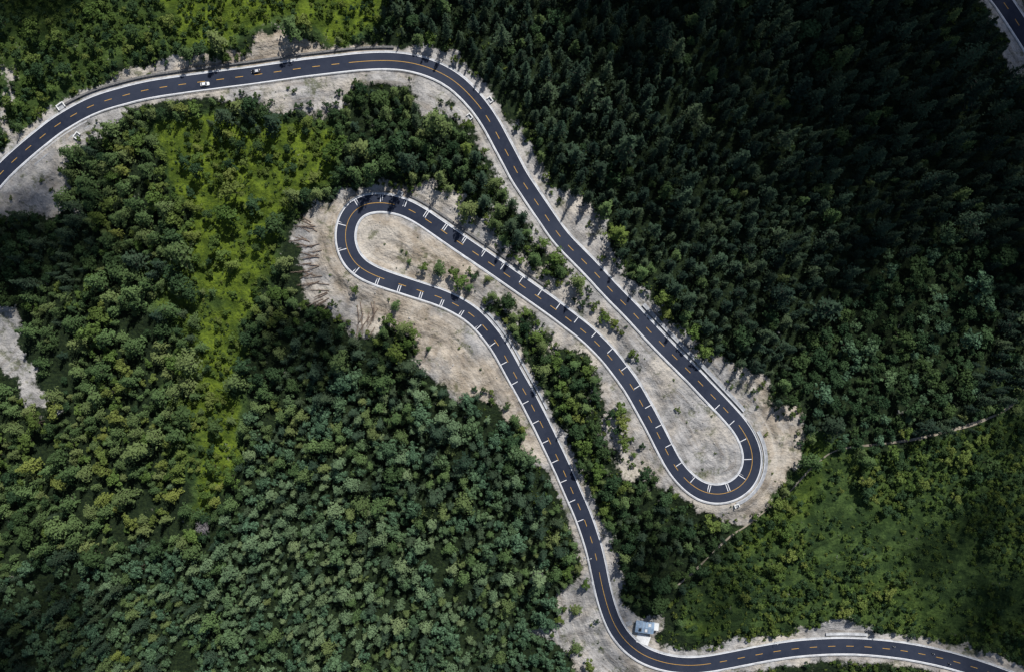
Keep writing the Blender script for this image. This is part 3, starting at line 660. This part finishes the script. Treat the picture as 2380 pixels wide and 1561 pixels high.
clump([(1145,688,14),(1180,702,20),(1225,725,12),(1195,737,15),(1220,760,18),(1245,782,18),(1262,806,16),(1268,835,16),(1292,842,20)], ['pine','deep','leaf'], 'bushy tree', 'in row between the two lower legs', 'tree row between the two lower legs')
clump([(1310,862,18),(1335,850,17),(1365,862,20),(1345,890,20),(1380,886,18),(1303,890,16),(1385,920,16),(1300,915,14),(1330,935,20),(1362,950,16)], ['pine','deep','leaf'], 'bushy tree', 'in thicket halfway down between lower legs', 'thicket between lower legs')
clump([(1440,950,20),(1446,980,22),(1420,962,14),(1450,1025,20),(1435,1000,12)], ['leaf','deep'], 'green tree', 'on bank left of the lower hairpin', 'trees left of the lower hairpin')
clump([(1340,1000,24),(1380,992,22),(1360,1040,24),(1402,1050,22),(1352,1080,18),(1390,1095,22),(1425,1120,22),(1412,1150,20),(1405,1185,15)], ['deep','deep','leaf'], 'dark leafy tree', 'in green gully beside the lowest straight', 'trees in the green gully')
clump([(1500,1100,18),(1490,1128,18),(1522,1112,14)], 'deep', 'dark green tree', 'just below the lower hairpin', 'trees below the lower hairpin')
clump([(825,675,10),(917,710,13),(905,745,20),(935,765,22),(960,772,15),(890,772,16),(945,800,18),(995,810,8)], ['leaf','pine'], 'green tree', 'at edge of earth below the upper hairpin', 'trees below the upper hairpin')
clump([(1290,1340,20),(1320,1330,18),(1345,1325,13),(1362,1357,14),(1340,1420,17),(1300,1440,14),(1340,1510,16),(1370,1545,16)], ['pine','leaf'], 'green tree', 'on bare ground left of the bottom bend', 'trees left of the bottom bend')
clump([(630,235,8),(690,247,9),(720,243,10),(782,240,9),(602,272,9),(745,265,11),(665,270,10),(560,215,8),(815,215,9)], 'dshrub', 'small dark bush', 'on scree below the top road', 'bushes on scree below the top road')
clump([(140,395,9),(130,465,8),(206,326,8),(95,420,6),(160,350,6),(120,440,6),(25,462,7)], 'shrub', 'small green bush', 'on earth slope at the left edge', 'bushes on the left earth slope')
clump([(1230,290,10),(1225,325,9),(1300,465,7),(1370,520,8),(1400,600,9),(1700,900,7),(1780,1010,7),(1690,885,6)], 'shrub', 'small green bush', 'on bank right of the diagonal leg', 'bushes right of the diagonal leg')

RB_EXT = [(1860,1010),(2000,1045),(2200,1005),(2600,850),(2600,1760),(1560,1760),(1560,1440),(1560,1370),(1700,1240),(1850,1120)]
POL = dict(
 UR=[(870,-200),(2600,-200),(2600,860),(2380,900),(2200,1000),(2000,1040),(1868,1000),(1790,930),(1740,870),(1560,740),(1460,640),(1400,500),(1290,430),(1230,330),(1130,200),(1060,130),(980,95),(890,95)],
 UB=[(1860,960),(1840,860),(1950,700),(2060,600),(2200,560),(2300,640),(2310,800),(2230,960),(2000,1040)],
 RB=RB_EXT, MS=GRASS[2][1], TL=[(-200,-200),(900,-200),(890,110),(690,70),(560,118),(440,130),(280,180),(150,235),(-200,420)],
 TLM=GRASS[0][1], CD=[(1400,1180),(1500,1130),(1640,1200),(1710,1235),(1560,1370),(1540,1430),(1440,1390)],
 BB=[(-200,1330),(500,1260),(900,1280),(1300,1200),(1420,1300),(1420,1760),(-200,1760)],
 LL=[(560,1000),(760,820),(1000,850),(1200,1000),(1330,1200),(1290,1300),(900,1290),(560,1250)],
 DK=[(-200,480),(170,480),(260,560),(220,680),(60,690),(-200,680)], DK2=[(660,700),(820,760),(960,880),(760,830),(620,900)],
 UM=[(480,250),(780,250),(960,200),(1080,280),(1060,430),(880,420),(760,470),(640,420)],
 STRIP=[(1050,440),(1120,340),(1200,450),(1260,530),(1350,640),(1480,770),(1420,770),(1330,700),(1240,640),(1150,570)],
 STRIP2=[(1120,690),(1180,680),(1300,790),(1420,900),(1480,1000),(1560,1120),(1480,1120),(1420,1090),(1330,900),(1230,780)],
 NO=[(672,500),(760,480),(770,700),(690,710),(665,620)], NO2=[(2270,-60),(2440,-60),(2440,170),(2335,160),(2300,90)], NO3=[(1440,1400),(1560,1405),(1560,1510),(1440,1490)], NO4=[(-40,685),(20,700),(58,745),(78,810),(105,875),(135,950),(100,970),(50,925),(-40,860)])
NC = 60000
cu = rng.uniform(-150, 2530, NC); cv = rng.uniform(-150, 1711, NC)
wu = cu+60*(vnoise(cu, cv, 40, 11)-.5)+40*(vnoise(cu, cv, 90, 33)-.5); wv = cv+60*(vnoise(cu, cv, 40, 12)-.5)+40*(vnoise(cu, cv, 90, 34)-.5)
INP = {k_: pip(cu if 'NO' in k_ else wu, cv if 'NO' in k_ else wv, p) for k_, p in POL.items()}
gx, gy, gz = ground(cu, cv); ce = samp(EI, gx, gy); cd = samp(DI, gx, gy)
dens = vnoise(gx, gy, 17, 13); dens2 = .55*vnoise(gx, gy, 30, 21)+.45*vnoise(gx, gy, 10, 22); szn = vnoise(gx, gy, 18, 23); gap = vnoise(gx, gy, 8, 51)
stand = np.clip((.6*vnoise(gx, gy, 26, 41)+.4*vnoise(gx, gy, 11, 42)-.5)*1.7+.5, 0, .999)
def gau(u0, v0, ru, rv): return np.exp(-((cu-u0)/ru)**2-((cv-v0)/rv)**2)
sage_haze = np.clip(.8*gau(660,1280,190,140)+.5*gau(1000,950,150,110)+.3*gau(1050,1330,180,130)+.4*gau(850,1470,280,120), 0, .8)  # clusters of sage trees, whose pale colour also stands in for haze
pd = np.min((cu[:,None]-uu[None,::6])**2+(cv[:,None]-vv[None,::6])**2, 1)**.5
cells = {}
def near(u, v, rad, fac):
    a, b = int(u//30), int(v//30)
    for i in range(a-2, a+3):
        for j in range(b-2, b+3):
            for (x, y, r) in cells.get((i, j), ()):
                if (x-u)**2+(y-v)**2 < (fac*(rad+r))**2: return True
    return False
for t in trees: cells.setdefault((int(t.u//30), int(t.v//30)), []).append((t.u, t.v, t.R/S*1.7))
def pick(opts, x):
    s_ = 0
    for n_, w in opts:
        s_ += w
        if x < s_: return n_
    return opts[-1][0]
WHERE = dict(UR='in the dense forest right of the diagonal leg', UB='in the rounder canopy above the dirt path', RB='on the shrubby slope below the dirt path', MS='in the bright grass strip left of the upper hairpin', TL='on the slope above the top road', CD='in the dark wood below the lower hairpin', BB='in the lower left forest near the photo bottom', LL='in the forest left of the lowest straight', UM='in the wood between top road and upper hairpin', LF='in the open forest at the left', ST='on the bank between diagonal leg and middle leg', SB='on the strip between the two lower legs')
for i in range(NC):
    u, v = float(cu[i]), float(cv[i]); dn = dens[i]; d2n = dens2[i]
    g = lambda k_: INP[k_][i]
    if g('NO') or g('NO2') or g('NO3') or g('NO4') or pd[i] < (11 if u > 1950 else 6): continue
    if ce[i] > .42 and not g('STRIP') and not g('STRIP2'):
        if ce[i] > .985 or dn < .38 or rng.random() > .20: continue
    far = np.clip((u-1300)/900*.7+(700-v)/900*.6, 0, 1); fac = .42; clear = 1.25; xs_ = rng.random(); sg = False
    if g('STRIP'): reg, sp_, opts, pr = 'ST', 18, [('shrub',.5),('dshrub',.35),('leaf',.15)], (.7 if dn > .36 else .15)
    elif g('STRIP2'): reg, sp_, opts, pr = 'SB', 18, [('shrub',.5),('dshrub',.4),('leaf',.1)], (.6 if dn > .36 else .15)
    elif ce[i] > .42: reg, sp_, opts, pr = None, 18, [('shrub',.6),('dshrub',.4)], 1
    elif g('UB'): reg, sp_, opts, pr = 'UB', 31, [('blue',.28),('deep',.72)], 1
    elif g('UR'): reg, sp_, opts, pr, clear = 'UR', 31, [('shaded_spruce',.14+.5*far),('spruce',.76-.5*far),('pine',.06),('deep',.04)], 1, 2.5  # more shade-darkened spruces toward the upper right
    elif g('CD'): reg, sp_, opts, pr, clear = 'CD', 25, [('deep',.5),('spruce',.3),('pine',.2)], 1, 1.9
    elif g('RB'):
        reg, sp_, opts, pr, fac = 'RB', 18, ([('shrub',.38),('dshrub',.28),('leaf',.18),('deep',.16)] if d2n > .52 else [('shrub',.55),('dshrub',.45)]), (1 if d2n > .53 else .42 if d2n > .43 else .16), (.34 if d2n > .53 else .46)
        if u < 2000 and v < 1290 and d2n < .6: pr *= .7
    elif g('TLM'): reg, sp_, opts, pr, clear = 'TL', 20, [('shrub',.6),('dshrub',.4)], (.5 if d2n > .54 else .08), 2
    elif g('TL'): reg, sp_, opts, pr, clear = 'TL', 22, [('shrub',.3),('dshrub',.25),('leaf',.2),('deep',.25)], (.95 if d2n > .46 else .2), 3.2
    elif g('MS'): reg, sp_, opts, pr = 'MS', 24, [('shrub',.42),('gold',.15),('leaf',.25),('deep',.18)], (.85 if d2n > .535 else .07)
    elif g('UM'): reg, sp_, opts, pr = 'UM', 26, [('spruce',.3),('deep',.4),('pine',.3)], (1 if dn > .25 else .5)
    elif g('DK') or g('DK2'): reg, sp_, opts, pr = 'LF', 26, [('spruce',.5),('deep',.5)], 1
    elif g('BB'): reg, sp_, opts, pr, fac, sg = 'BB', 24, [('deep',.12),('blue',.38),('spruce',.12),('pine',.31),('gold',.07)], (1 if gap[i] > .26 else .08), .36, True
    elif g('LL'): reg, sp_, opts, pr, fac, sg = 'LL', 28, [('deep',.14),('blue',.30),('spruce',.16),('pine',.40)], (1 if gap[i] > .26 else .08), .36, True
    else: reg, sp_, opts, pr, fac, sg = 'LF', 28, [('spruce',.14),('deep',.13),('pine',.34),('leaf',.20),('gold',.19)], (1 if d2n > .41 and gap[i] > .24 else .10), .36, True
    if pr < 1 and rng.random() > pr: continue
    if reg is None: reg = 'LF' if u < 1150 else 'ST'
    if sg: xs_ = .5*xs_+.5*stand[i]
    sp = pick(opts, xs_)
    if sg and rng.random() < sage_haze[i]: sp = 'sage'
    rad = sp_*rng.choice([rng.uniform(.45, .8), rng.uniform(.8, 1.2), rng.uniform(1.15, 1.75)], p=[.36,.38,.26])*(.76+.5*szn[i])
    isS = SPEC[sp]['kind'] == 'shrub'
    if isS: rad = min(rad, 21)*.95
    elif rad < 11: rad = 11
    Rm = rad*S*(.62 if not isS else .52)
    if cd[i] < 6.6+Rm*(.9 if isS else clear): continue
    if near(u, v, rad, fac): continue
    if ce[i] > .42 and reg in ('LF',) and not isS: continue
    cells.setdefault((int(u//30), int(v//30)), []).append((u, v, rad))
    t = put(u, v, Rm, sp); t.reg = reg; t.onearth = ce[i] > .42
print('trees', len(trees))
ADJ = dict(shaded_spruce='very dark conifer', spruce='dark green conifer', pine='mid green conifer', gold='yellow green conifer', sage='pale sage green conifer', blue='bluish green leafy tree', leaf='fresh green leafy tree', deep='deep green leafy tree', shrub='light green bush', dshrub='dark green bush')
for kind in ('conifer_tree', 'leafy_tree', 'shrub'):
    ts = [t for t in trees if t.kind == kind]
    inside = [t for t in ts if 10 < t.u < 2370 and 10 < t.v < 1551 and not t.manual and not t.onearth]
    inside.sort(key=lambda t: -t.R)
    nman = sum(t.manual for t in ts)
    for t in inside[:300-nman]: t.manual = True
def place_tree(t):
    x, y, z = map(float, ground(t.u, t.v)); c, tr, R0, H0 = SPEC[t.sp]['v'][t.vi]
    lab = t.label or f"{ADJ[t.sp]} {WHERE[t.reg]}"; grp = t.group or f"{ADJ[t.sp]}s {WHERE[t.reg]}"
    if not t.label: grp = grp.replace('bushs', 'bushes')
    r = bpy.data.objects.new(t.kind, None); COL.objects.link(r); r.empty_display_size = .5
    r.location = (x, y, z-.1); r.rotation_euler = (0, 0, t.rot); r.scale = (t.sc, t.sc, t.sz)
    tag(r, lab, {'conifer_tree': 'tree', 'leafy_tree': 'tree', 'shrub': 'bush'}[t.kind], grp)
    for n_, d in (('trunk' if t.kind != 'shrub' else 'stem', tr), ('crown' if t.kind != 'shrub' else 'foliage', c)):
        o = bpy.data.objects.new(n_, d); COL.objects.link(o); o.parent = r
for t in trees:
    if t.manual: place_tree(t)

# the rest of each kind: one scattered object
def scatter(name, protos, pts, rots, scl, idxs, label, cat):
    c = bpy.data.collections.new(name+'_sources')
    for i, d in enumerate(protos):
        o = bpy.data.objects.new(f'{name}_source_{i:02d}', d); c.objects.link(o)
    me = bpy.data.meshes.new(name); me.from_pydata(np.array(pts).tolist(), [], [])
    a = me.attributes.new('rot', 'FLOAT_VECTOR', 'POINT'); a.data.foreach_set('vector', np.array(rots, dtype=np.float32).ravel())
    a = me.attributes.new('scl', 'FLOAT_VECTOR', 'POINT'); a.data.foreach_set('vector', np.array(scl, dtype=np.float32).ravel())
    a = me.attributes.new('pick', 'INT', 'POINT'); a.data.foreach_set('value', np.array(idxs, dtype=np.int32))
    o = link(name, me); tag(o, label, cat, kind='stuff')
    ng = bpy.data.node_groups.new(name, 'GeometryNodeTree')
    ng.interface.new_socket('Geometry', in_out='INPUT', socket_type='NodeSocketGeometry'); ng.interface.new_socket('Geometry', in_out='OUTPUT', socket_type='NodeSocketGeometry')
    gi = ng.nodes.new('NodeGroupInput'); go = ng.nodes.new('NodeGroupOutput'); ip = ng.nodes.new('GeometryNodeInstanceOnPoints')
    ci = ng.nodes.new('GeometryNodeCollectionInfo'); ci.inputs['Collection'].default_value = c; ci.inputs['Separate Children'].default_value = True; ci.inputs['Reset Children'].default_value = True
    def na(nm, ty):
        n_ = ng.nodes.new('GeometryNodeInputNamedAttribute'); n_.data_type = ty; n_.inputs['Name'].default_value = nm; return n_.outputs['Attribute']
    er = ng.nodes.new('FunctionNodeEulerToRotation')
    ng.links.new(na('rot', 'FLOAT_VECTOR'), er.inputs[0]); ng.links.new(er.outputs[0], ip.inputs['Rotation'])
    ng.links.new(na('scl', 'FLOAT_VECTOR'), ip.inputs['Scale']); ng.links.new(na('pick', 'INT'), ip.inputs['Instance Index'])
    ip.inputs['Pick Instance'].default_value = True
    ng.links.new(gi.outputs[0], ip.inputs['Points']); ng.links.new(ci.outputs[0], ip.inputs['Instance']); ng.links.new(ip.outputs[0], go.inputs[0])
    md = o.modifiers.new('scatter', 'NODES'); md.node_group = ng
    return o
def joined(c, tr, name):
    nv = len(c.vertices); V = [v.co[:] for v in c.vertices]+[v.co[:] for v in tr.vertices]
    F = [tuple(p.vertices) for p in c.polygons]+[tuple(nv+q for q in p.vertices) for p in tr.polygons]
    me = mesh_data(name, V, F, [c.materials[0], tr.materials[0]], False, [0]*len(c.polygons)+[1]*len(tr.polygons))
    buf = np.zeros(nv, np.float32); c.attributes['tint'].data.foreach_get('value', buf)
    at = me.attributes.new('tint', 'FLOAT', 'POINT'); at.data.foreach_set('value', np.concatenate([buf, np.full(len(tr.vertices), .5, np.float32)])); return me
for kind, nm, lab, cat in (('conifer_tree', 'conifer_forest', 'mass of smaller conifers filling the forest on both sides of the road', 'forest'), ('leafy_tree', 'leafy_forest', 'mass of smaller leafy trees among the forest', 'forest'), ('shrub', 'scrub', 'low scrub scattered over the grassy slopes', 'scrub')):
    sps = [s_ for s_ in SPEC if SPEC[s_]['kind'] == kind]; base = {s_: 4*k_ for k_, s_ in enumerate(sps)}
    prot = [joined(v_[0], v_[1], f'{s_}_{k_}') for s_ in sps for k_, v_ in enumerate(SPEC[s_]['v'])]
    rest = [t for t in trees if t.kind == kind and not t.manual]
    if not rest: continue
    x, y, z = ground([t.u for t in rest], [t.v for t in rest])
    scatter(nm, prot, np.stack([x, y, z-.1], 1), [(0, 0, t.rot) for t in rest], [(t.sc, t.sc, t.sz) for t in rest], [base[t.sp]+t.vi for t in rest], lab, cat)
    print(kind, len(rest))

# ground cover: low tufts and seedlings where the ground is open
pr = [joined(*leafy(90+i, .9, .95, 4, 12, M['shrub' if i < 2 else 'leaf' if i == 2 else 'deep'], .3), f'tuft_{i}') for i in range(4)]
n_ = 28000; u = rng.uniform(-60, 2440, n_); v = rng.uniform(-60, 1620, n_); x, y, z = ground(u, v); e = samp(EI, x, y); d = samp(DI, x, y); gg = samp(GI, x, y)
pdt = np.min((u[:,None]-uu[None,::6])**2+(v[:,None]-vv[None,::6])**2, 1)**.5
keep = (((e < .6) & ((gg > .3) | (d < 26))) | (rng.random(n_) < .2*(1-np.clip(e, 0, 1))+.05)) & (d > 7.2) & (vnoise(x, y, 6, 15) > .42) & (pdt > 5) & ~((e < .3) & (gg < .3) & (d > 26))
x, y, z = x[keep], y[keep], z[keep]; n_ = len(x); sc = rng.uniform(.4, 1.3, n_); print('tufts', n_)
scatter('ground_cover', pr, np.stack([x, y, z-.05], 1), np.stack([np.zeros(n_), np.zeros(n_), rng.uniform(0, 6.28, n_)], 1), np.stack([sc, sc, sc], 1), rng.integers(0, 4, n_), 'low grass tufts and seedlings covering the slopes', 'ground cover')
# scree
def rock(seed):
    g = np.random.default_rng(seed); bm = bmesh.new(); bmesh.ops.create_icosphere(bm, subdivisions=2, radius=1)
    ax = g.uniform(.6, 1.2, 3)
    pl = [(g.normal(size=3), g.uniform(.55, .85)) for _ in range(7)]
    for vv_ in bm.verts:
        p = np.array(vv_.co)
        for nn, d_ in pl:
            nn = nn/np.linalg.norm(nn); k_ = p@nn
            if k_ > d_: p = p-nn*(k_-d_)
        vv_.co = p*ax
    me = bpy.data.meshes.new('rock'); bm.to_mesh(me); bm.free(); me.materials.append(M['rock']); return me
rk = [rock(200+i) for i in range(4)]
n_ = 16000; u = rng.uniform(-20, 2400, n_); v = rng.uniform(-20, 1590, n_); x, y, z = ground(u, v); e = samp(EI, x, y); d = samp(DI, x, y)
keep = (e > .5) & (d > 7.6) & (vnoise(x, y, 9, 16) > .58)
x, y, z = x[keep], y[keep], z[keep]; n_ = len(x); sc = .12+.7*rng.random(n_)**4
scatter('scree', rk, np.stack([x, y, z], 1), rng.uniform(0, 6.28, (n_, 3)), np.stack([sc, sc, sc], 1), rng.integers(0, 4, n_), 'loose pale stones strewn over the bare earth banks', 'stones')
# felled trunks
def log_mesh(seed, L):
    g = np.random.default_rng(seed); mb = MB(); mb.tube((0,0,.3), (L*.55, g.normal()*.15, .34), .26, .18, 7); mb.tube((L*.55, 0, .34), (L, g.normal()*.2, .3), .18, .06, 6)
    for _ in range(20):
        a = g.uniform(.25, .98)*L; s = 1 if g.random() < .5 else -1; l_ = g.uniform(.6, 1.8)*(1.15-a/L)+.25
        mb.tube((a, 0, .32), (a+l_*.7, s*l_*.75, .35+g.uniform(0, .6)), .06, .02, 4, False)
    return mb.data('fallen_log', M['deadwood'])
lg = [log_mesh(300+i, 7.5+i) for i in range(4)]
for k_ in range(46):
    if k_ < 34: v = 515+k_*5.8+rng.uniform(-5, 5); u = 735+rng.uniform(-16, 14)+(18 if v > 660 else 0)-(12 if v < 560 else 0); a = math.pi+rng.uniform(-.4, .4)+(v-610)/260
    else: u = rng.uniform(812, 880); v = rng.uniform(700, 765); a = rng.uniform(-2.2, -1.2)
    x, y, z = map(float, ground(u, v)); o = link('fallen_log', lg[k_ % 4], None, (x, y, z), a)
    if k_ < 34: tag(o, 'brown felled trunk with bare branches left of the upper hairpin', 'log', 'felled trunks left of the upper hairpin')
    else: tag(o, 'brown felled trunk on the slope below the upper hairpin', 'log', 'felled trunks below the upper hairpin')
# two leafless grey trees
for (u, v, lab) in ((482, 1218, 'bare grey leafless tree in the forest at the lower left'), (1250, 1332, 'bare grey leafless tree left of the bottom bend')):
    g = np.random.default_rng(u); x, y, z = map(float, ground(u, v)); r = empty('bare_tree', (x, y, z)); tag(r, lab, 'tree')
    MB().tube((0,0,-.4), (0,0,6), .2, .12, 7).obj('trunk', M['greytwig'], r); b = MB()
    for _ in range(60):
        a = g.uniform(0, 6.28); l_ = g.uniform(1.5, 4.6); h0 = g.uniform(3, 6); p1 = (l_*.7*math.cos(a), l_*.7*math.sin(a), h0+g.uniform(1.5, 4)); b.tube((0,0,h0), p1, .11, .06, 4)
        for _ in range(5): b.tube(p1, (p1[0]+g.normal()*.9, p1[1]+g.normal()*.9, p1[2]+g.uniform(.2,1.2)), .07, .03, 4)
    b.obj('branches', M['greytwig'], r)

# ------------------------------------------------------------------ unseen puff clusters added toward the sun to shade chosen areas of the slope
sd = np.array([math.sin(AZ)*math.cos(EL), math.cos(AZ)*math.cos(EL), math.sin(EL)])
ico = bmesh.new(); bmesh.ops.create_icosphere(ico, subdivisions=1, radius=1); IV = np.array([v_.co[:] for v_ in ico.verts]); IF = np.array([[v_.index for v_ in f.verts] for f in ico.faces]); ico.free()
def cloud(blobs):
    VV, FF = [], []; b = 0
    for (u, v, ru, rv, tau) in blobs:
        A = math.pi*ru*rv*S*S*1.1; n_ = int(tau*A/150)
        for _ in range(n_):
            while True:
                p = rng.normal(size=2)*.55
                if p@p < 1.4: break
            uu_, vv_ = u+p[0]*ru, v+p[1]*rv; x, y = (uu_-CX)*S, (CY-vv_)*S; h = 1000+rng.uniform(-45, 45)*(1-.5*(p@p)); r_ = rng.uniform(5, 9)
            c = np.array([x, y, 0])+sd*(h/sd[2]); VV.append(IV*r_*np.array([1.1, 1.1, .8])+c); FF.append(IF+b); b += len(IV)
    V = np.concatenate(VV); F = np.concatenate(FF)
    tag(link('cloud', mesh_data('cloud', V, F.tolist(), M['cloud'], True)), 'white puff cluster added out of view to shade the slope', 'cloud', kind='structure')
cloud([(2080,230,640,470,1.45), (1560,60,420,210,.8)])
cloud([(2380,1300,200,360,.7)])
cloud([(40,580,230,120,1.3), (40,40,260,130,1.1)])
cloud([(-20,1500,190,260,.9)])
cloud([(720,820,170,100,.6)])
cloud([(1570,1320,170,110,.6)])

# ------------------------------------------------------------------ light, camera
w = bpy.data.worlds.new('World'); scene.world = w; w.use_nodes = True
nt = w.node_tree; bg = nt.nodes['Background']; sky = nt.nodes.new('ShaderNodeTexSky'); sky.sky_type = 'NISHITA'; sky.sun_disc = False
sky.sun_elevation = EL; sky.sun_rotation = AZ; nt.links.new(sky.outputs[0], bg.inputs[0]); bg.inputs[1].default_value = .075
sl = bpy.data.lights.new('Sun', 'SUN'); sl.energy = 5.0; sl.angle = math.radians(1.0); sl.color = (1, .975, .935)
so = bpy.data.objects.new('Sun', sl); COL.objects.link(so); so.rotation_euler = (math.pi/2-EL, 0, math.pi-AZ); so.location = (100, 200, 300)
cam = bpy.data.cameras.new('Camera'); co = bpy.data.objects.new('Camera', cam); COL.objects.link(co)
co.location = (0, 0, H); co.rotation_euler = (0, 0, 0); cam.sensor_width = 36; cam.lens = 36*H/(2380*S); cam.clip_end = 5000; cam.clip_start = 1
scene.camera = co
scene.view_settings.view_transform = 'Standard'; scene.view_settings.look = 'None'; scene.view_settings.exposure = 0
